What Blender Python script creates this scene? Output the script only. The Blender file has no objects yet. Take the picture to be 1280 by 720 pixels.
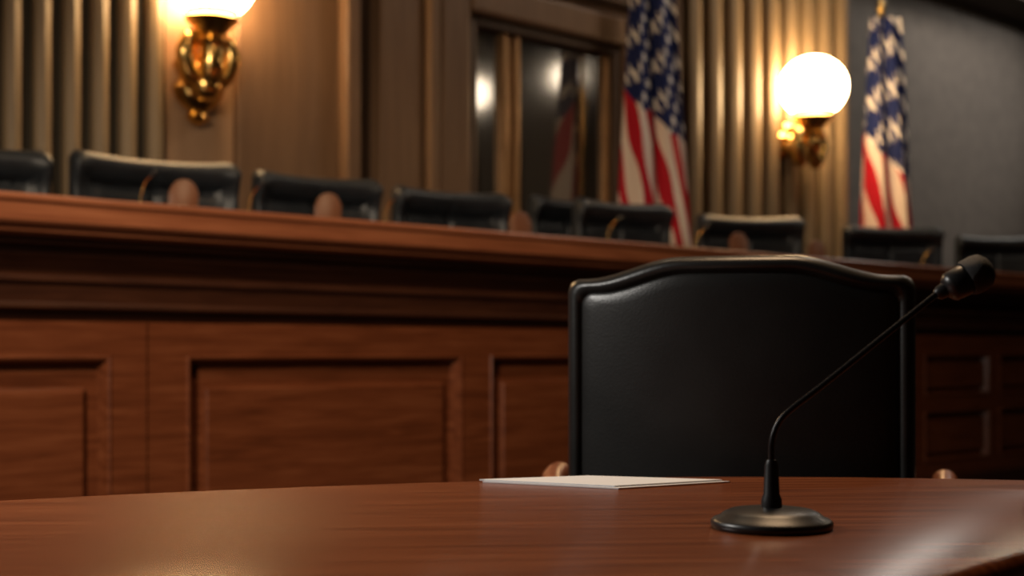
import bpy, bmesh, math, random
from mathutils import Vector, Matrix
random.seed(4)
S=bpy.context.scene
COL=S.collection
TH=math.atan2(1600,1840)
CT,ST=math.cos(TH),math.sin(TH)
def plan(u,d):   # seating group is turned 41 degrees to the bench
    return (u*CT+d*ST, -u*ST+d*CT)

# ---------------------------------------------------------------- materials
def mat(name):
    m=bpy.data.materials.new(name); m.use_nodes=True
    nt=m.node_tree; b=nt.nodes['Principled BSDF']
    return m,nt,b
def ramp(nt,fac,cols):
    r=nt.nodes.new('ShaderNodeValToRGB')
    e=r.color_ramp.elements
    e[0].position=cols[0][0]; e[0].color=(*cols[0][1],1)
    e[1].position=cols[-1][0]; e[1].color=(*cols[-1][1],1)
    for p,c in cols[1:-1]:
        x=e.new(p); x.color=(*c,1)
    nt.links.new(fac,r.inputs[0]); return r.outputs[0]
def wood(name,dark,mid,light,scale=(1,12,12),rough=.35,coat=.2,rot=0,nscale=2.5,spec=.35):
    m,nt,b=mat(name)
    tc=nt.nodes.new('ShaderNodeTexCoord'); mp=nt.nodes.new('ShaderNodeMapping')
    mp.inputs['Scale'].default_value=scale
    mp2=nt.nodes.new('ShaderNodeMapping'); mp2.inputs['Rotation'].default_value=(0,0,rot)
    nt.links.new(tc.outputs['Object'],mp2.inputs[0]); nt.links.new(mp2.outputs[0],mp.inputs[0])
    n=nt.nodes.new('ShaderNodeTexNoise'); n.inputs['Scale'].default_value=nscale
    n.inputs['Detail'].default_value=9; n.inputs['Roughness'].default_value=.62; n.inputs['Distortion'].default_value=.6
    nt.links.new(mp.outputs[0],n.inputs['Vector'])
    c=ramp(nt,n.outputs['Fac'],[(.3,dark),(.5,mid),(.7,light)])
    nt.links.new(c,b.inputs['Base Color'])
    b.inputs['Roughness'].default_value=rough
    b.inputs['Coat Weight'].default_value=coat; b.inputs['Coat Roughness'].default_value=.2
    b.inputs['Specular IOR Level'].default_value=spec
    bp=nt.nodes.new('ShaderNodeBump'); bp.inputs['Strength'].default_value=.05; bp.inputs['Distance'].default_value=.003
    nt.links.new(n.outputs['Fac'],bp.inputs['Height']); nt.links.new(bp.outputs[0],b.inputs['Normal'])
    return m
def plain(name,col,rough=.5,metal=0,bump=0,bscale=200,var=.0,spec=.5):
    m,nt,b=mat(name)
    n=nt.nodes.new('ShaderNodeTexNoise'); n.inputs['Scale'].default_value=bscale if bump else 6; n.inputs['Detail'].default_value=4
    tc=nt.nodes.new('ShaderNodeTexCoord'); nt.links.new(tc.outputs['Object'],n.inputs['Vector'])
    c=ramp(nt,n.outputs['Fac'],[(.3,tuple(x*(1-var) for x in col)),(.7,tuple(min(1,x*(1+var)) for x in col))])
    nt.links.new(c,b.inputs['Base Color'])
    b.inputs['Roughness'].default_value=rough; b.inputs['Metallic'].default_value=metal
    b.inputs['Specular IOR Level'].default_value=spec
    if bump:
        bp=nt.nodes.new('ShaderNodeBump'); bp.inputs['Strength'].default_value=bump; bp.inputs['Distance'].default_value=.002
        nt.links.new(n.outputs['Fac'],bp.inputs['Height']); nt.links.new(bp.outputs[0],b.inputs['Normal'])
    return m
def leather(name,col,rough,spec=.5):
    m,nt,b=mat(name)
    v=nt.nodes.new('ShaderNodeTexVoronoi'); v.inputs['Scale'].default_value=260
    n=nt.nodes.new('ShaderNodeTexNoise'); n.inputs['Scale'].default_value=9; n.inputs['Detail'].default_value=5
    tc=nt.nodes.new('ShaderNodeTexCoord')
    nt.links.new(tc.outputs['Object'],v.inputs['Vector']); nt.links.new(tc.outputs['Object'],n.inputs['Vector'])
    c=ramp(nt,n.outputs['Fac'],[(.3,tuple(x*.8 for x in col)),(.7,tuple(x*1.2 for x in col))])
    nt.links.new(c,b.inputs['Base Color'])
    b.inputs['Roughness'].default_value=rough; b.inputs['Specular IOR Level'].default_value=spec
    bp=nt.nodes.new('ShaderNodeBump'); bp.inputs['Strength'].default_value=.10; bp.inputs['Distance'].default_value=.002
    nt.links.new(v.outputs['Distance'],bp.inputs['Height']); nt.links.new(bp.outputs[0],b.inputs['Normal'])
    return m
def emis(name,col,st):
    m,nt,b=mat(name)
    b.inputs['Base Color'].default_value=(.9,.85,.75,1)
    b.inputs['Emission Color'].default_value=(*col,1); b.inputs['Emission Strength'].default_value=st
    return m

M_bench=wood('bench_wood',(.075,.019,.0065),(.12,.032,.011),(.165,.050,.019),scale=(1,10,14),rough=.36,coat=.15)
M_bench_shade=wood('bench_wood_shaded',(.022,.0065,.003),(.038,.0115,.005),(.058,.019,.008),scale=(1,10,14),rough=.42,coat=.1)  # bench wood darkened, shadow under the ledge is partly in this colour
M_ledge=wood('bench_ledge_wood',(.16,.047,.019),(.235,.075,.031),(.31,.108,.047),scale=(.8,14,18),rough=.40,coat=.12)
M_table=wood('table_wood',(.110,.027,.009),(.20,.053,.017),(.31,.093,.033),scale=(1.2,26,10),rough=.27,rot=TH*.9,coat=.15)
M_tabled=wood('table_edge_wood',(.04,.012,.005),(.07,.022,.009),(.10,.034,.014),scale=(1,10,10),rough=.4)
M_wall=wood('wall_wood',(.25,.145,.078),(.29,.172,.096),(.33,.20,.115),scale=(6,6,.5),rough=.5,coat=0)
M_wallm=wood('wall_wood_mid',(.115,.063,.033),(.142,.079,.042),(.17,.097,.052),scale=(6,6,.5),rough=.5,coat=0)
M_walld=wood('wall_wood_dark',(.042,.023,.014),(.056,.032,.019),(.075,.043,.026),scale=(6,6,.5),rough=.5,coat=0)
M_flute=wood('fluted_panel_wood',(.18,.125,.070),(.215,.152,.087),(.25,.18,.106),scale=(5,5,.3),rough=.5,coat=0)
M_groove_shade=wood('flute_groove_shaded_wood',(.020,.016,.010),(.028,.022,.014),(.036,.028,.018),scale=(5,5,.3),rough=.6,coat=0)  # backing between the ribs, recess shade put into its dark colour
M_grey=plain('alcove_plaster',(.14,.115,.095),.8,var=.12)
M_dark=plain('dark_wall_plaster',(.05,.035,.025),.8,var=.1)
M_ceil=plain('ceiling_plaster',(.10,.08,.065),.9,var=.1)
M_floor=plain('carpet',(.03,.014,.010),.95,bump=.5,bscale=300,var=.2)
M_leather=leather('black_leather',(.016,.0155,.015),.34)
M_leatherd=leather('black_leather_bench_chairs',(.014,.017,.021),.44,.35)
M_brass=plain('brass',(.80,.50,.16),.22,1,var=.12)
M_gold=plain('gold_paint',(.75,.5,.18),.3,1,var=.1)
M_bronze=plain('bronze_frame',(.30,.16,.065),.4,.4,var=.15)
M_black=plain('black_plastic',(.012,.012,.013),.35,var=.2)
M_blackm=plain('black_metal',(.02,.02,.022),.3,.6,bump=.2,bscale=900,var=.2)
M_foam=plain('black_mesh_grille',(.018,.018,.02),.6,bump=.9,bscale=900,var=.4)
M_paper=plain('white_paper',(.82,.83,.85),.7,var=.02)
M_globe=emis('glowing_opal_glass',(1,.64,.31),42)
M_pend=emis('glowing_pendant_glass',(1,.80,.58),14)
M_plate=plain('nameplate_wood',(.13,.048,.020),.4,var=.2)
M_glass,nt,b=mat('dark_door_glass')
n=nt.nodes.new('ShaderNodeTexNoise'); n.inputs['Scale'].default_value=1.5
c=ramp(nt,n.outputs['Fac'],[(.3,(.030,.025,.020)),(.7,(.055,.046,.036))]); nt.links.new(c,b.inputs['Base Color'])
b.inputs['Roughness'].default_value=.10; b.inputs['Specular IOR Level'].default_value=1.0; b.inputs['IOR'].default_value=1.9

def flagmat():
    m,nt,b=mat('flag_cloth')
    def sock(x,inp):
        if isinstance(x,(int,float)): inp.default_value=x
        else: nt.links.new(x,inp)
    def F(op,a,bb=0,c=0):
        n=nt.nodes.new('ShaderNodeMath'); n.operation=op
        sock(a,n.inputs[0]); sock(bb,n.inputs[1]); sock(c,n.inputs[2]); return n.outputs[0]
    uv=nt.nodes.new('ShaderNodeUVMap'); uv.uv_map='UVMap'
    sp=nt.nodes.new('ShaderNodeSeparateXYZ'); nt.links.new(uv.outputs[0],sp.inputs[0])
    fx,fy=sp.outputs[0],sp.outputs[1]
    st=F('MODULO',F('FLOOR',F('MULTIPLY',fy,13)),2)
    red=F('SUBTRACT',1,st)
    can=F('MULTIPLY',F('LESS_THAN',fx,.42),F('GREATER_THAN',fy,6/13))
    p=F('MULTIPLY',fx,12/.42); q=F('MULTIPLY',F('SUBTRACT',fy,6/13),10/(7/13))
    i=F('ROUND',p); j=F('ROUND',q)
    par=F('COMPARE',F('MODULO',F('ADD',i,j),2),0,.1)
    lp=F('SUBTRACT',p,i); lq=F('SUBTRACT',q,j)
    r=F('SQRT',F('ADD',F('MULTIPLY',lp,lp),F('MULTIPLY',lq,lq)))
    a=F('ADD',F('ARCTAN2',lq,F('MULTIPLY',lp,-1)),math.pi)
    k=2*math.pi/5
    mm=F('DIVIDE',F('ABSOLUTE',F('SUBTRACT',F('MODULO',a,k),k/2)),k/2)
    thr=F('ADD',.20,F('MULTIPLY',mm,.28))
    star=F('MULTIPLY',F('MULTIPLY',F('LESS_THAN',r,thr),par),can)
    def mix(f,c1,c2):
        n=nt.nodes.new('ShaderNodeMix'); n.data_type='RGBA'; nt.links.new(f,n.inputs[0])
        for c,ii in ((c1,6),(c2,7)):
            if isinstance(c,tuple): n.inputs[ii].default_value=(*c,1)
            else: nt.links.new(c,n.inputs[ii])
        return n.outputs[2]
    c=mix(red,(.68,.57,.50),(.40,.010,.022))
    c=mix(can,c,(.010,.018,.085)); c=mix(star,c,(.72,.68,.64))
    nt.links.new(c,b.inputs['Base Color']); b.inputs['Roughness'].default_value=.75
    b.inputs['Specular IOR Level'].default_value=.15
    return m
M_flag=flagmat()

# ---------------------------------------------------------------- mesh helpers
def obj(name,verts,faces,m,smooth=False,parent=None,uvs=None):
    me=bpy.data.meshes.new(name); me.from_pydata([tuple(v) for v in verts],[],faces)
    me.materials.append(m)
    bm=bmesh.new(); bm.from_mesh(me); bmesh.ops.recalc_face_normals(bm,faces=bm.faces); bm.to_mesh(me); bm.free()
    o=bpy.data.objects.new(name,me); COL.objects.link(o)
    if smooth:
        me.shade_smooth()
        try: me.set_sharp_from_angle(angle=math.radians(50))
        except Exception: pass
    if parent: o.parent=parent
    return o
def empty(name,loc,label,cat,rz=0,**kw):
    e=bpy.data.objects.new(name,None); e.empty_display_size=.1; e.location=loc; e.rotation_euler=(0,0,rz)
    COL.objects.link(e); e['label']=label; e['category']=cat
    for k,v in kw.items(): e[k]=v
    return e
class MB:
    def __init__(s): s.v=[]; s.f=[]
    def box(s,x0,x1,y0,y1,z0,z1):
        n=len(s.v)
        s.v+=[(x0,y0,z0),(x1,y0,z0),(x1,y1,z0),(x0,y1,z0),(x0,y0,z1),(x1,y0,z1),(x1,y1,z1),(x0,y1,z1)]
        s.f+=[tuple(n+i for i in f) for f in ((0,3,2,1),(4,5,6,7),(0,1,5,4),(1,2,6,5),(2,3,7,6),(3,0,4,7))]
        return s
    def extrudeX(s,prof,x0,x1):
        n=len(s.v); k=len(prof)
        s.v+=[(x0,y,z) for y,z in prof]+[(x1,y,z) for y,z in prof]
        for i in range(k):
            j=(i+1)%k; s.f.append((n+i,n+j,n+k+j,n+k+i))
        s.f.append(tuple(n+i for i in range(k))); s.f.append(tuple(n+k+i for i in reversed(range(k))))
        return s
    def extrudeZ(s,prof,z0,z1):
        n=len(s.v); k=len(prof)
        s.v+=[(x,y,z0) for x,y in prof]+[(x,y,z1) for x,y in prof]
        for i in range(k):
            j=(i+1)%k; s.f.append((n+i,n+j,n+k+j,n+k+i))
        s.f.append(tuple(n+i for i in reversed(range(k)))); s.f.append(tuple(n+k+i for i in range(k)))
        return s
    def frame(s,x0,x1,z0,z1,yo,w,yi):
        n=len(s.v)
        o=[(x0,z0),(x1,z0),(x1,z1),(x0,z1)]; i_=[(x0+w,z0+w),(x1-w,z0+w),(x1-w,z1-w),(x0+w,z1-w)]
        s.v+=[(a,yo,b) for a,b in o]+[(a,yi,b) for a,b in i_]
        for i in range(4):
            j=(i+1)%4; s.f.append((n+i,n+j,n+4+j,n+4+i))
        return s
    def lathe(s,prof,cx=0,cy=0,cz=0,seg=32):
        n=len(s.v); k=len(prof)
        for i in range(seg):
            a=2*math.pi*i/seg
            for r,z in prof: s.v.append((cx+r*math.cos(a),cy+r*math.sin(a),cz+z))
        for i in range(seg):
            j=(i+1)%seg
            for t in range(k-1):
                s.f.append((n+i*k+t,n+j*k+t,n+j*k+t+1,n+i*k+t+1))
        return s
    def tube(s,pts,rad,seg=12,sub=6):
        P=[Vector(p) for p in pts]
        if not isinstance(rad,(list,tuple)): rad=[rad]*len(P)
        Q=[];R=[]
        for i in range(len(P)-1):
            p0=P[max(i-1,0)];p1=P[i];p2=P[i+1];p3=P[min(i+2,len(P)-1)]
            for t in range(sub):
                t/=sub
                Q.append(.5*((2*p1)+(-p0+p2)*t+(2*p0-5*p1+4*p2-p3)*t*t+(-p0+3*p1-3*p2+p3)*t**3))
                R.append(rad[i]*(1-t)+rad[i+1]*t)
        Q.append(P[-1]);R.append(rad[-1])
        n=len(s.v); up=Vector((.13,.21,.97))
        for i,q in enumerate(Q):
            T=(Q[min(i+1,len(Q)-1)]-Q[max(i-1,0)]).normalized()
            if i==0:
                A=T.cross(up)
                if A.length<.1: A=T.cross(Vector((1,0,0)))
                A.normalize()
            else:
                A=(A-T*A.dot(T)).normalized()
            B=T.cross(A)
            for k in range(seg):
                a=2*math.pi*k/seg; s.v.append(tuple(q+(A*math.cos(a)+B*math.sin(a))*R[i]))
        for i in range(len(Q)-1):
            for k in range(seg):
                l=(k+1)%seg
                s.f.append((n+i*seg+k,n+i*seg+l,n+(i+1)*seg+l,n+(i+1)*seg+k))
        s.f.append(tuple(n+k for k in reversed(range(seg)))); s.f.append(tuple(n+(len(Q)-1)*seg+k for k in range(seg)))
        return s
    def dome(s,out,cz,pf,pb,bend=0,extra=None):
        N=len(out)
        def add(prof):
            st=len(s.v)
            s.v.append((0,prof[0][1],cz))
            for (sc,y) in prof[1:]:
                for (x,z) in out:
                    X=x*sc; Z=cz+(z-cz)*sc
                    yy=y+bend*X*X
                    if extra: yy+=extra(X,Z,sc,y)
                    s.v.append((X,yy,Z))
            for i in range(N):
                j=(i+1)%N; s.f.append((st,st+1+i,st+1+j))
            for r in range(len(prof)-2):
                a=st+1+r*N; b_=a+N
                for i in range(N):
                    j=(i+1)%N; s.f.append((a+i,b_+i,b_+j,a+j))
            return st+1+(len(prof)-2)*N
        a=add(pf); b_=add(pb)
        for i in range(N):
            j=(i+1)%N; s.f.append((a+i,b_+i,b_+j,a+j))
        return s
    def sphere(s,c,r,seg=32,rings=16,sz=1):
        return s.lathe([(max(1e-4,r*math.sin(math.pi*i/rings)),-r*sz*math.cos(math.pi*i/rings)) for i in range(rings+1)],*c,seg=seg)
    def done(s,name,m,smooth=False,parent=None):
        return obj(name,s.v,s.f,m,smooth,parent)
def bevel(o,w,seg=2):
    md=o.modifiers.new('bevel','BEVEL'); md.width=w; md.segments=seg; md.limit_method='ANGLE'; md.angle_limit=math.radians(40)
    return o
def struct(o,label):
    o['kind']='structure'; o['label']=label; o['category']=o.name.split('_')[0].split('.')[0]; return o

# ---------------------------------------------------------------- room shell
WY=6.4
struct(MB().box(-4,18,-5,8.4,-.1,0).done('floor',M_floor),'dark brown carpeted hearing room floor')
struct(MB().box(-4,18,-5,8.4,6,6.1).done('ceiling',M_ceil),'dim plaster ceiling of the hearing room')
struct(MB().box(-4,9.39,WY,WY+.3,0,6).done('wall_back',M_wall),'warm brown wood-panelled wall behind the bench')
struct(MB().box(9.39,18,8.2,8.4,0,6).done('wall_alcove',M_grey),'grey plaster wall of the recessed alcove')
struct(MB().box(-4.2,-4,-5,8.4,0,6).done('wall_left',M_dark),'dark plain side wall')
struct(MB().box(18,18.2,-5,8.4,0,6).done('wall_right',M_dark),'dark plain side wall at the far end')
struct(MB().box(-4,18,-5.2,-5,0,6).done('wall_front',M_dark),'dark plain wall opposite the bench')
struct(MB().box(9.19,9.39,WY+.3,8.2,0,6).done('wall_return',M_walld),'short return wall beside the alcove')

def child(mb,name,mt,par,smooth=False,bev=0):
    o=mb.done(name,mt,smooth); o.parent=par
    L=Matrix.Translation(par.location)@Matrix.Rotation(par.rotation_euler.z,4,'Z')
    o.matrix_parent_inverse=L.inverted()
    if bev: bevel(o,bev)
    return o
def flutes(name,x0,x1,n,label,z0=.5,z1=6,y=WY,dep=.06,ribw=.56):
    e=empty(name,((x0+x1)/2,y,z0),label,'trim',kind='structure')
    child(MB().box(x0,x1,y-.02,y,z0,z1),'panel_backing',M_groove_shade,e)
    w=(x1-x0)/n; m=MB()
    for i in range(n):
        a=x0+i*w+w*(1-ribw)/2; b_=a+w*ribw; c=.012
        pr=[(a,y-.02),(a,y-.02-dep+c),(a+c,y-.02-dep),(a+w*ribw*.5,y-.032-dep),(b_-c,y-.02-dep),(b_,y-.02-dep+c),(b_,y-.02)]
        m.extrudeZ(pr,z0,z1)
    child(m,'fluting',M_flute,e)
flutes('trim_1',1.30,3.09,12,'fluted olive-tan wood pilaster panel')
flutes('trim_2',7.18,9.30,9,'fluted olive-tan wood pilaster beside the alcove',dep=.09,ribw=.55)
m=MB(); m.box(3.50,4.16,WY-.07,WY,.5,6)
struct(bevel(m.done('trim_3',M_wallm),.012),'flat brown wood pilaster beside the wall lamp')
m=MB(); m.box(4.16,4.26,WY-.16,WY,.5,6); m.box(4.42,4.74,WY-.12,WY,.5,6); m.box(4.76,4.84,WY-.17,WY,.5,6)
struct(bevel(m.done('trim_4',M_wallm),.015),'stepped brown vertical wood moulding beside the doorway')
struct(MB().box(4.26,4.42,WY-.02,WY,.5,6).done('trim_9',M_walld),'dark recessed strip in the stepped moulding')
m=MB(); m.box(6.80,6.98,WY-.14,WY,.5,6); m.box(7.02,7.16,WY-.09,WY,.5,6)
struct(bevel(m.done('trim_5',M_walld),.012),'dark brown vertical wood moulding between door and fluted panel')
m=MB(); m.box(4.84,6.80,WY-.16,WY,3.62,3.74); m.box(4.84,6.80,WY-.10,WY,3.40,3.46)
struct(bevel(m.done('trim_6',M_walld),.015),'dark wood cornice over the doorway')
m=MB(); m.box(9.5,18,7.6,8.2,5.2,5.6)
struct(bevel(m.done('trim_7',M_dark),.02),'dark soffit beam across the alcove')

d=empty('door_1',(5.81,WY,.5),'dark glazed double door in a brown wood casing','door',kind='structure')
m=MB()
m.box(4.86,5.10,WY-.15,WY,.5,3.30); m.box(6.50,6.78,WY-.15,WY,.5,3.30); m.box(5.10,6.50,WY-.15,WY,3.10,3.30)
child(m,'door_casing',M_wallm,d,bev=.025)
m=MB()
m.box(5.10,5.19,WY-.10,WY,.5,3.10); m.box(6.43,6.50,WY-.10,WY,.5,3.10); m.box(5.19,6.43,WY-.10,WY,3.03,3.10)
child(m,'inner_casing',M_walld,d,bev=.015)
m=MB(); m.box(5.19,5.43,WY-.02,WY-.012,.5,3.03); child(m,'glass_pane',M_glass,d)
m=MB(); m.box(5.58,6.38,WY-.02,WY-.012,.5,3.03); child(m,'glass_pane',M_glass,d)
m=MB(); m.box(5.43,5.48,WY-.07,WY-.01,.5,3.03); m.box(5.53,5.58,WY-.07,WY-.01,.5,3.03); m.box(5.48,5.53,WY-.04,WY-.01,.5,3.03); m.box(6.38,6.43,WY-.06,WY-.01,.5,3.03)
child(m,'door_mullion',M_bronze,d,bev=.008)

# ---------------------------------------------------------------- platform and bench
pf=MB().box(-3.95,14,4.81,WY-.01,0,.5).done('platform',M_floor); pf['label']='carpeted raised platform behind the long bench'; pf['category']='platform'
BX0,BX1=-2.5,13.0
bench=empty('hearing_bench',(5,4.7,0),'long raised mahogany hearing bench with framed panels and thick ledge','bench')
prof=[(4.435,1.50),(4.425,1.492),(4.425,1.475),(4.436,1.468),(4.436,1.408),(4.444,1.398),(4.47,1.388),(4.475,1.372),(4.50,1.36),(5.10,1.36),(5.10,1.50)]
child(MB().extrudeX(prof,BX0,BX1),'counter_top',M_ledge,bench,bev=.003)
prof=[(4.52,1.36),(4.53,1.335),(4.57,1.325),(4.58,1.30),(4.61,1.27),(4.63,1.25),(4.64,1.235),(4.80,1.235),(4.80,1.36)]
child(MB().extrudeX(prof,BX0,BX1),'cornice',M_bench_shade,bench,bev=.003)
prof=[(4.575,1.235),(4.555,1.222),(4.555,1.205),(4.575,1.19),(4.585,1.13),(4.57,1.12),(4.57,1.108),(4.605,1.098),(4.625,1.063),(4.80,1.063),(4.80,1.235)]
child(MB().extrudeX(prof,BX0,BX1),'frieze_rail',M_bench_shade,bench,bev=.003)
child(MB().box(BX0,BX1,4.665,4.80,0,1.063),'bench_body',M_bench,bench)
child(MB().box(BX0,BX1,4.56,4.665,0,.12),'plinth',M_bench_shade,bench,bev=.01)
def paneled(xs,xe,recs):
    m=MB(); zt,zb=1.063,.12
    xs+=.004; xe-=.004
    y0,y1=4.6,4.665
    zlist=sorted({(r[2],r[3]) for r in recs})
    xcuts=sorted({(r[0],r[1]) for r in recs})
    prev=xs
    for a,b_ in xcuts:
        m.box(prev,a,y0,y1,zb,zt); prev=b_
    m.box(prev,xe,y0,y1,zb,zt)
    for a,b_ in xcuts:
        pz=zb
        for z0,z1 in zlist:
            m.box(a,b_,y0,y1,pz,z0); pz=z1
        m.box(a,b_,y0,y1,pz,zt)
    child(m,'panel_frame',M_bench,bench)
    YB=4.648
    for (a,b_,z0,z1) in recs:
        mm=MB(); mm.frame(a-.008,b_+.008,z0-.008,z1+.008,y0,.008,y0-.010); mm.frame(a,b_,z0,z1,y0-.010,.008,y0-.006); mm.frame(a+.008,b_-.008,z0+.008,z1-.008,y0-.006,.022,YB)
        child(mm,'panel_moulding',M_bench,bench)
        i=.09 if (z1-z0)>.4 else .05
        X0,X1,Z0,Z1=a+i,b_-i,z0+i+.02,z1-i-.035
        if z1-z0<.4: Z0,Z1=z0+i,z1-i
        mm=MB()
        s0=.014
        mm.v+=[(a+.02,YB,z0+.02),(b_-.02,YB,z0+.02),(b_-.02,YB,z1-.02),(a+.02,YB,z1-.02),
               (X0-s0,YB,Z0-s0),(X1+s0,YB,Z0-s0),(X1+s0,YB,Z1+s0),(X0-s0,YB,Z1+s0),
               (X0-.002,4.624,Z0-.002),(X1+.002,4.624,Z0-.002),(X1+.002,4.624,Z1+.002),(X0-.002,4.624,Z1+.002),
               (X0+.006,4.616,Z0+.006),(X1-.006,4.616,Z0+.006),(X1-.006,4.616,Z1-.006),(X0+.006,4.616,Z1-.006)]
        for L in (0,4,8):
            for k in range(4):
                l=(k+1)%4; mm.f.append((L+k,L+l,L+4+l,L+4+k))
        mm.f.append((12,13,14,15))
        child(mm,'raised_panel',M_bench,bench)
ZR=(.22,.93)
paneled(-1.30,2.157,[(-1.1,.45,*ZR),(.62,2.005,*ZR)])
paneled(2.157,5.42,[(2.324,3.69,*ZR),(3.87,5.24,*ZR)])
paneled(5.42,7.45,[(5.60,7.27,*ZR)])
paneled(7.45,9.6,[(7.62,8.45,.22,.55),(7.62,8.45,.66,.93),(8.6,9.45,.22,.55),(8.6,9.45,.66,.93)])
paneled(9.6,12.9,[(9.78,11.2,*ZR),(11.4,12.75,*ZR)])

# ---------------------------------------------------------------- chairs on the platform
def rrect(hw,z0,ztop,r,topf,n=14,rb=None,pw=6):
    pts=[]; rb=rb or r
    def arc(cx,cz,r,a0,a1,k=8):
        return [(cx+r*math.cos(a0+(a1-a0)*i/k),cz+r*math.sin(a0+(a1-a0)*i/k)) for i in range(k+1)]
    pts+=arc(-hw+rb,z0+rb,rb,math.pi,1.5*math.pi)
    pts+=[(-hw+rb+(2*hw-2*rb)*i/n,z0) for i in range(1,n)]
    pts+=arc(hw-rb,z0+rb,rb,1.5*math.pi,2*math.pi)
    pts+=[(hw,z0+rb+(ztop-r-z0-rb)*i/n) for i in range(1,n)]
    A=arc(hw-r,ztop-r,r,0,.5*math.pi)
    pts+=A
    k=36
    pts+=[(hw-r-(2*hw-2*r)*i/k,ztop) for i in range(1,k)]
    pts+=arc(-hw+r,ztop-r,r,.5*math.pi,math.pi)
    pts+=[(-hw,ztop-r-(ztop-r-z0-rb)*i/n) for i in range(1,n)]
    return [(x,z+(topf(x)*max(0,min(1,(z-z0)/(ztop-z0)))**pw if topf else 0)) for x,z in pts]
def benchchair(x,y,face,scale_w,label,top):
    e=empty('office_chair',(0,0,0),label,'chair',group='black leather chairs behind the bench')
    W=.34*scale_w
    H=top-.5
    out=rrect(W,.52,H-.02,.055,lambda q:.018*(abs(q)/W)**2,rb=.05)
    def tuft(X,Z,s,yy):
        if yy>0: return 0
        c=H-.16; q=max(0,1-s**8)
        g=.034*math.exp(-((Z-c)/.018)**2)*q
        g+=.022*math.exp(-(X/.02)**2)*q*(1 if Z<c else .4)
        g-=.040*math.exp(-((Z-(H-.08))/.05)**2)
        return g
    pfr=[(0,-.05)]+[(s/30,-.05) for s in range(1,25)]+[(.84,-.055),(.88,-.062),(.92,-.064),(.96,-.055),(.985,-.035),(1,-.005)]
    pbk=[(0,.05),(.5,.05),(.85,.045),(.95,.03),(1,.005)]
    parts=[]
    m=MB().dome(out,(.52+H)/2,pfr,pbk,bend=-.45,extra=tuft)
    parts.append(m.done('backrest',M_leatherd,True))
    m=MB().dome(rrect(.27,-.25,.25,.07,None),0,[(0,-.06),(.8,-.055),(.95,-.035),(1,0)],[(0,.05),(.9,.04),(1,.0)])
    m.v=[(v[0],v[2]-.22,.45-v[1]) for v in m.v]
    parts.append(m.done('seat',M_leatherd,True))
    for sx in (-1,1):
        m=MB().tube([(sx*.28,-.25,.42),(sx*.32,-.28,.52),(sx*.33,-.25,.66),(sx*.33,-.10,.68),(sx*.32,.0,.66)],[.018,.018,.025,.028,.02],seg=10)
        parts.append(m.done('armrest',M_black,True))
    m=MB().lathe([(.001,.40),(.05,.40),(.05,.38),(.025,.37),(.025,.12),(.045,.11),(.045,.07),(.001,.07)],0,-.2,0,seg=16)
    for k in range(5):
        a=2*math.pi*k/5+.3
        m.tube([(.03*math.cos(a),-.2+.03*math.sin(a),.10),(.25*math.cos(a),-.2+.25*math.sin(a),.065)],[.022,.015],seg=8,sub=2)
        m.sphere((.25*math.cos(a),-.2+.25*math.sin(a),.03),.03,seg=10,rings=6)
    parts.append(m.done('swivel_base',M_black,True))
    for p in parts: p.parent=e
    e.location=(x,y,.5); e.rotation_euler=(0,0,face)
    return e
R=math.radians
lab='black padded leather swivel chair behind the wooden bench'
for (x,y,f,w,t,l) in [
  (1.78,5.66,R(-4),1.12,1.84,lab+', partly cropped'),
  (2.67,5.66,R(-6),1.18,1.87,'wide black leather swivel chair behind the bench'),
  (3.54,5.64,R(-6),1.04,1.865,lab),
  (4.41,5.64,R(-8),1.08,1.86,lab),
  (5.68,6.03,R(-4),.92,1.95,'black leather chair partly overlapped by its neighbour'),
  (5.56,5.44,R(-8),1.05,1.87,'black leather swivel chair standing before the flag'),
  (7.04,5.64,R(-24),1.18,1.90,lab),
  (8.80,5.64,R(-30),1.22,1.94,lab),
  (10.45,5.64,R(-34),1.15,1.96,'black leather chair at the far end of the bench')]:
    benchchair(x,y,f,w,l,t)

def nameplate(x,rz,s=1):
    m=MB()
    out=rrect(.062*s,0,.14*s,.035*s,lambda q:.035*s*max(0,1-(q/(.062*s))**2),rb=.006,pw=2)
    m.dome(out,.07,[(0,-.012),(.9,-.012),(1,-.008)],[(0,.012),(.9,.012),(1,.008)])
    m.v=[(v[0]+v[2]*.12,v[1]+(v[2])*.25,v[2]) for v in m.v]
    m.box(-.07*s,.07*s,-.03,.05,0,.012)
    o=m.done('nameplate_stand',M_plate,True)
    o.location=(x,4.92,1.5); o.rotation_euler=(0,0,rz)
    o['label']='small brown wooden name card stand on the bench ledge'; o['category']='nameplate'; o['group']='name stands on the bench'
for x,rz in ((2.46,R(-10)),(3.17,R(-15)),(4.34,R(-10)),(6.09,R(-20)),(6.88,R(-20))): nameplate(x,rz)
def smallmic(x,h=.2):
    e=empty('desk_microphone',(x,4.97,1.5),'slim gooseneck microphone on the bench ledge','microphone',group='small microphones on the bench')
    o=MB().lathe([(.001,0),(.045,0),(.045,.012),(.03,.022),(.001,.024)],seg=20).done('base',M_black,True); o.parent=e
    o=MB().tube([(0,0,.02),(0,0,h*.5),(.01,-.02,h*.85),(.02,-.05,h)],.0035,seg=8).done('gooseneck',M_brass,True); o.parent=e
    o=MB().tube([(.02,-.05,h),(.028,-.075,h+.02)],[.008,.010],seg=10).done('microphone_head',M_foam,True); o.parent=e
for x in (2.30,2.80,3.52,5.02,5.75,8.2): smallmic(x,.17)

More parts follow.
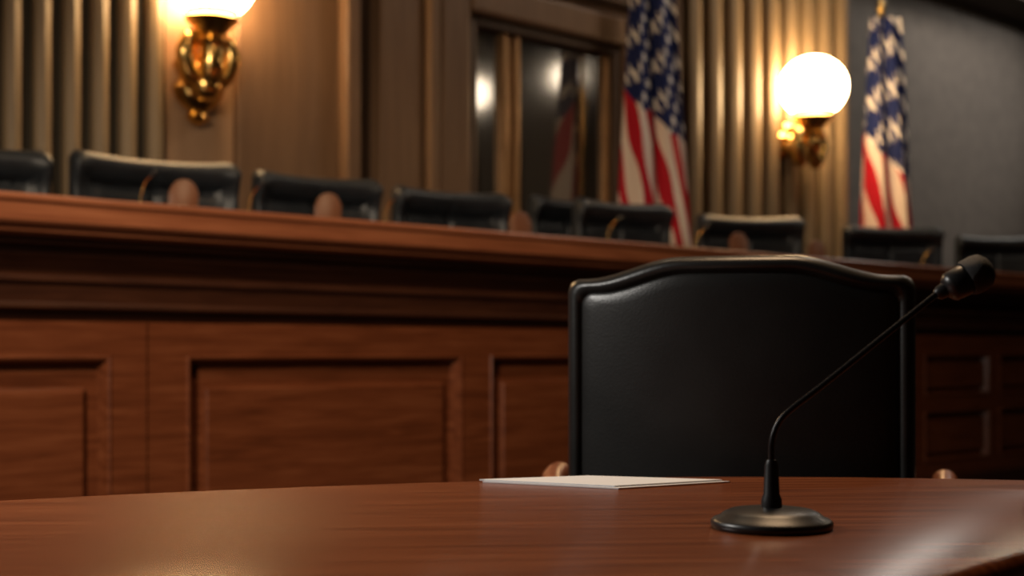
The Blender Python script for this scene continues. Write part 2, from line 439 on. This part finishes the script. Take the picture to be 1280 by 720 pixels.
# ---------------------------------------------------------------- sconces
def sconce(x,z,r,bh,label,so=.22,fat=1.0):
    gy=WY-so
    e=empty('wall_sconce',(x,WY-.02,z-r-bh*.5),label,'wall lamp',group='brass globe wall lamps')
    k=r/.21*fat
    m=MB().sphere((x,gy,z),r,seg=40,rings=24,sz=.92); child(m,'globe_shade',M_globe,e,True)
    zb=z-r*.92
    m=MB().lathe([(.001,.05*k),(.10*k,.055*k),(.105*k,.04*k),(.09*k,.02*k),(.10*k,.0),(.07*k,-.03*k),(.045*k,-.06*k),(.06*k,-.08*k),(.035*k,-.11*k),(.035*k,-.14*k),(.001,-.15*k)],x,gy,zb)
    child(m,'lamp_fitter',M_brass,e,True)
    m=MB(); zt=zb-.08*k
    m.tube([(x,gy,zt),(x,gy+.01,zt-.25*bh),(x,gy+.06,zt-.42*bh),(x,WY-.08,zt-.30*bh),(x,WY-.04,zt-.15*bh)],[.04*k,.05*k,.04*k,.035*k,.04*k],seg=14)
    for sx in (-1,1):
        m.tube([(x+sx*.01,gy+.02,zt-.02),(x+sx*.07*k,gy+.03,zt+.015*k),(x+sx*.095*k,gy+.04,zt-.05*k),(x+sx*.06*k,gy+.05,zt-.13*k),(x+sx*.025*k,gy+.06,zt-.26*bh),(x+sx*.06*k,gy+.08,zt-.40*bh),(x+sx*.02*k,gy+.10,zt-.52*bh)],[.018*k,.026*k,.034*k,.032*k,.028*k,.030*k,.018*k],seg=10)
    child(m,'scroll_arm',M_brass,e,True)
    cz=zb-bh*.58
    pr=[(.001,-bh*.5),(.03*k,-bh*.47),(.05*k,-bh*.42),(.035*k,-bh*.36),(.085*k,-bh*.25),(.105*k,-bh*.12),(.075*k,0),(.10*k,bh*.12),(.08*k,bh*.25),(.045*k,bh*.33),(.05*k,bh*.38),(.001,bh*.45)]
    m=MB().lathe(pr,0,0,0,seg=28)
    m.v=[(x+v[0],WY-.035+v[1]*.75 if v[1]<0 else WY-.035+v[1]*.2,cz+v[2]) for v in m.v]
    m.sphere((x,WY-.13,cz-bh*.10),.06*k,seg=20,rings=12)
    m.sphere((x,WY-.07,cz+bh*.30),.05*k,seg=20,rings=12)
    child(m,'backplate',M_brass,e,True)
    return e
sconce(3.27,2.935,.235,.50,'ornate polished brass wall sconce with glowing white globe',.20,1.3)
sconce(8.42,3.04,.265,.28,'brass wall sconce with glowing white globe on fluted panel',.34,1.3)

for (x,y,z) in ((8.0,3.0,3.5),(9.9,2.3,4.05)):
    e=empty('pendant_lamp',(x,y,6),'glowing white globe pendant lamp on a brass rod','pendant lamp',group='globe pendant lamps')
    child(MB().sphere((x,y,z),.15),'globe_shade',M_pend,e,True)
    child(MB().lathe([(.001,z+.19),(.03,z+.19),(.06,z+.14),(.06,z+.12),(.001,z+.13)],x,y,0),'lamp_fitter',M_brass,e,True)
    m=MB().tube([(x,y,z+.16),(x,y,5.98)],.01,seg=10,sub=1); m.lathe([(.001,5.95),(.07,5.96),(.07,6.0)],x,y,0); child(m,'suspension_rod',M_brass,e,True)

# ---------------------------------------------------------------- flags
def flag(x,y,ztop,zbot,wt,wb,polez,label,seed,yaw,fk=.80,fb=.66):
    e=empty('flag',(x,y,.5),label,'flag',group='flags on gold-tipped poles')
    rnd=random.Random(seed)
    nu,nv=90,110
    V=[];UV=[];Fc=[]
    ph=[rnd.uniform(0,6.28) for _ in range(4)]
    for j in range(nv+1):
        v=j/nv; z=ztop+(zbot-ztop)*v
        w=wt+(wb-wt)*(v**.8)
        for i in range(nu+1):
            s=i/nu
            amp=.026+.046*v
            th=s*4.6*math.pi+ph[0]-1.6*v
            fold=amp*math.sin(th)+.20*amp*math.sin(s*11*math.pi+ph[1]-2*v)
            lx=(s-.42)*w+.14*amp*math.sin(2*th)
            ly=fold-.07-.12*math.sin(s*math.pi)*v
            zz=z+(.12*(s-.4)*-v)+.02*math.sin(th)*v
            c,sn=math.cos(yaw),math.sin(yaw)
            V.append((x+lx*c-ly*sn,y+lx*sn+ly*c,zz))
            fx=.03+v*fk-.12*(s-.5)+.008*math.sin(th)
            fy=fb+.52*(s-.5)-.42*(v-.5)+.010*math.sin(th)+.03
            UV.append((max(0,fx),min(.999,max(.0,fy))))
    for j in range(nv):
        for i in range(nu):
            a=j*(nu+1)+i; Fc.append((a,a+1,a+nu+2,a+nu+1))
    me=bpy.data.meshes.new('flag_cloth'); me.from_pydata(V,[],Fc); me.materials.append(M_flag)
    uvl=me.uv_layers.new(name='UVMap')
    for l in me.loops: uvl.data[l.index].uv=UV[l.vertex_index]
    me.shade_smooth()
    o=bpy.data.objects.new('flag_cloth',me); COL.objects.link(o); o.parent=e
    o.matrix_parent_inverse=Matrix.Translation(e.location).inverted()
    md=o.modifiers.new('sol','SOLIDIFY'); md.thickness=.003
    child(MB().tube([(x,y,.55),(x,y,polez)],.016,seg=14,sub=1),'flag_pole',M_gold,e,True)
    child(MB().lathe([(.001,0),(.022,.0),(.03,.015),(.02,.03),(.035,.06),(.04,.09),(.025,.13),(.008,.19),(.001,.21)],x,y,polez,seg=20),'finial',M_gold,e,True)
    child(MB().lathe([(.001,.5),(.17,.5),(.17,.53),(.12,.56),(.05,.59),(.03,.66),(.001,.66)],x,y,0,seg=28),'flag_stand',M_brass,e,True)
flag(6.50,6.05,3.55,1.62,.27,.54,3.75,'American flag with stars and stripes draped on pole beside the door',3,R(-41),.76)
flag(9.58,6.20,3.80,1.80,.25,.50,3.82,'dim American flag draped on gold-tipped pole by the alcove',8,R(-41),.64,.73)

# ---------------------------------------------------------------- table
tb=empty('conference_table',(*plan(.1,1.2),0),'polished reddish-brown wooden table with a curved edge','table')
ctrl=[(-2.2,.55),(-1.8,.95),(-1.25,1.36),(-.70,1.725),(-.35,1.89),(-.02,2.0),(.30,2.06),(.62,2.04),(.92,1.97),(1.10,1.86),(1.12,1.76),(.98,1.70),(.80,1.575),(.51,1.27),(.385,1.14),(0,.70),(-.55,.10),(-1.0,-.25),(-1.8,-.25),(-2.3,.1)]
def smoothloop(c,sub=5):
    n=len(c); o=[]
    for i in range(n):
        p0,p1,p2,p3=[Vector(c[(i+k-1)%n]) for k in range(4)]
        for t in range(sub):
            t/=sub; o.append(.5*((2*p1)+(-p0+p2)*t+(2*p0-5*p1+4*p2-p3)*t*t+(-p0+3*p1-3*p2+p3)*t**3))
    return o
loop=[plan(p.x,p.y) for p in smoothloop(ctrl)]
def slab(loop,levels):
    m=MB(); n=len(loop)
    P=[Vector(p) for p in loop]; ar=sum(P[i].x*P[(i+1)%n].y-P[(i+1)%n].x*P[i].y for i in range(n)); sg=1 if ar>0 else -1
    N=[]
    for i in range(n):
        t=(P[(i+1)%n]-P[i-1]).normalized(); N.append(Vector((t.y,-t.x))*sg)
    for off,z in levels:
        for i in range(n):
            q=P[i]+N[i]*off; m.v.append((q.x,q.y,z))
    L=len(levels)
    for l in range(L-1):
        for i in range(n):
            j=(i+1)%n; m.f.append((l*n+i,l*n+j,(l+1)*n+j,(l+1)*n+i))
    m.f.append(tuple(reversed(range(n)))); m.f.append(tuple((L-1)*n+i for i in range(n)))
    return m
child(slab(loop,[(-.03,.708),(-.012,.710),(-.004,.716),(0,.726),(0,.738),(-.004,.746),(-.010,.75)]),'table_top',M_table,tb,True)
child(slab(loop,[(-.16,.58),(-.16,.707)]),'apron',M_tabled,tb)
for (u,dd) in ((-1.5,.6),(.25,1.55)):
    x,y=plan(u,dd)
    child(MB().lathe([(.001,0),(.28,0),(.28,.03),(.24,.05),(.09,.08),(.07,.12),(.07,.45),(.10,.52),(.16,.579),(.001,.579)],x,y,0),'table_pedestal',M_tabled,tb,True)

def paper(cor,z,t,label):
    pts=[plan(*c) for c in cor]
    m=MB().extrudeZ(pts,z,z+t); o=m.done('paper_sheet',M_paper)
    o['label']=label; o['category']='paper'; o['group']='papers on the table'
paper([(.155,1.862),(.335,1.960),(.125,2.030),(-.045,1.960)],.7503,.002,'blank white sheet of paper lying on the wooden table')
paper([(.150,1.872),(.322,1.962),(.120,2.026),(-.050,1.966)],.7525,.0022,'top blank white sheet slightly shifted on another sheet')

# ---------------------------------------------------------------- microphone
bx,by=plan(.295,1.455)
mic=empty('gooseneck_microphone',(bx,by,.7501),'black gooseneck microphone on a round weighted base','microphone',rz=-TH)
mic.scale=(.965,)*3
def mp(mb,name,mt,lab=None):
    o=mb.done(name,mt,True); o.parent=mic
    if lab: o['label']=lab
    return o
mp(MB().lathe([(.001,0),(.069,0),(.071,.003),(.071,.008),(.068,.011),(.062,.013),(.056,.018),(.048,.0215),(.030,.024),(.001,.025)],seg=64),'microphone_base',M_black)
mp(MB().lathe([(.0125,.024),(.012,.034),(.0095,.040),(.0080,.074),(.006,.080),(.001,.080)],seg=28),'stem_boot',M_black)
P=[(0,0,.075),(0,0,.098),(.004,0,.115),(.012,0,.129),(.026,0,.142),(.06,0,.168),(.12,0,.216),(.175,0,.260),(.203,0,.282)]
mp(MB().tube(P,.0036,seg=12,sub=8),'gooseneck',M_blackm)
a=Vector((.197,0,.2765)); dr=Vector((.88,0,.45)).normalized()
def capsule(prof,name,mt):
    m=MB(); m.lathe([(max(r*1.18,.0005),t*1.0) for t,r in prof],seg=32)
    q=Vector((0,0,1)).rotation_difference(dr)
    m.v=[tuple(a+q@Vector(v)) for v in m.v]
    return mp(m,name,mt)
capsule([(-.004,0),(-.004,.0045),(.0,.007),(.010,.0078),(.012,.0)],'joint_collar',M_black)
capsule([(.008,0),(.008,.008),(.012,.0125),(.016,.0150),(.034,.0160),(.036,.0155),(.036,0)],'microphone_body',M_black)
capsule([(.036,0),(.0362,.0175),(.040,.0188),(.052,.0188),(.060,.0172),(.066,.012),(.069,.006),(.070,0)],'microphone_head',M_foam)

# ---------------------------------------------------------------- front chair
cx,cy=plan(.415,2.38)
yaw=-TH-R(13)
ch=empty('leather_armchair',(cx,cy,0),'black leather high-back armchair with arched top, at the table','chair',rz=yaw)
def cp(mb,name,mt,smooth=True):
    o=mb.done(name,mt,smooth); o.parent=ch; return o
HW=.326
def topf(q):
    t=(abs(q)-.10)/(.28-.10); t=max(0,min(1,t)); t=t*t*(3-2*t); return .036*(1-t)
out=rrect(HW,.50,1.092,.026,topf,rb=.05)
pfr=[(0,-.048)]+[(s/40,-.048) for s in range(2,32,2)]+[(.82,-.048),(.88,-.047),(.892,-.045),(.898,-.043),(.904,-.045),(.915,-.050),(.93,-.054),(.95,-.055),(.97,-.051),(.984,-.043),(.994,-.032),(1,-.018)]
pbk=[(0,.045),(.4,.045),(.8,.045),(.92,.04),(.98,.02),(1,-.005)]
cp(MB().dome(out,.80,pfr,pbk,bend=.75),'backrest',M_leather)
m=MB().dome(rrect(.29,-.27,.27,.07,None),0,[(0,-.07),(.8,-.065),(.95,-.04),(1,0)],[(0,.05),(.9,.04),(1,.0)])
m.v=[(v[0],v[2]+.30,.44-v[1]) for v in m.v]
cp(m,'seat',M_leather)
for sx in (-1,1):
    m=MB().tube([(sx*.29,.07,.52),(sx*.335,.10,.59),(sx*.375,.17,.650),(sx*.400,.27,.674),(sx*.410,.37,.680),(sx*.412,.44,.676),(sx*.405,.47,.66)],[.020,.022,.023,.024,.025,.024,.015],seg=14)
    m.tube([(sx*.395,.38,.67),(sx*.34,.37,.56),(sx*.27,.35,.44)],[.02,.02,.02],seg=10)
    cp(m,'armrest',M_ledge)
m=MB().lathe([(.001,.40),(.06,.40),(.06,.38),(.03,.36),(.03,.13),(.05,.12),(.05,.07),(.001,.07)],0,.28,0,seg=20)
for k in range(5):
    t=2*math.pi*k/5
    m.tube([(.03*math.cos(t),.28+.03*math.sin(t),.10),(.30*math.cos(t),.28+.30*math.sin(t),.07)],[.024,.016],seg=10,sub=2)
    m.sphere((.30*math.cos(t),.28+.30*math.sin(t),.032),.032,seg=12,rings=8)
cp(m,'swivel_base',M_black)

# ---------------------------------------------------------------- lights
def area(loc,tgt,size,en,col):
    L=bpy.data.lights.new('area',"AREA"); L.energy=en; L.size=size; L.color=col; L.shape='DISK'
    o=bpy.data.objects.new('area_light',L); COL.objects.link(o); o.location=loc
    o.rotation_euler=(Vector(tgt)-Vector(loc)).to_track_quat('-Z','Y').to_euler(); return o
def spot(loc,tgt,ang,en,col,size=.15,blend=.8):
    L=bpy.data.lights.new('spot',"SPOT"); L.energy=en; L.spot_size=math.radians(ang); L.spot_blend=blend; L.color=col; L.shadow_soft_size=size
    o=bpy.data.objects.new('spot_light',L); COL.objects.link(o); o.location=loc
    o.rotation_euler=(Vector(tgt)-Vector(loc)).to_track_quat('-Z','Y').to_euler(); return o
spot((-1.6,1.0,3.7),(2.7,4.7,.85),52,1120,(1,.80,.58),.3,1.0)   # bench key
area((*plan(-1.7,1.9),2.0),(*plan(.42,2.3),.95),.4,32,(1,.95,.88))
area((3.0,2.0,4.6),(*plan(.7,1.7),.75),1.2,85,(1,.66,.38))
area((3.4,4.6,5.6),(3.5,6.4,2.6),.8,22,(1,.76,.50))
area((7.6,4.2,5.6),(7.4,6.4,2.6),.8,48,(1,.84,.68))
spot((17.2,5.0,5.8),(14.5,8.2,3.6),60,420,(1,.95,.88),.3,1.0)
area((14.0,6.6,5.9),(13.0,8.2,3.0),.8,55,(1,.92,.82))
w=bpy.data.worlds.new('w'); S.world=w; w.use_nodes=True
w.node_tree.nodes['Background'].inputs[0].default_value=(.02,.018,.016,1)

# ---------------------------------------------------------------- camera
cd=bpy.data.cameras.new('camera'); cam=bpy.data.objects.new('camera',cd); COL.objects.link(cam)
cam.location=(0,0,.95); cam.rotation_euler=(math.pi/2,0,-TH)
cd.sensor_width=36; cd.lens=45; cd.shift_y=80/1280
cd.dof.use_dof=True; cd.dof.focus_distance=1.75; cd.dof.aperture_fstop=3.5
cd.clip_start=.02
S.camera=cam
S.view_settings.view_transform='Standard'
S.view_settings.look='None'
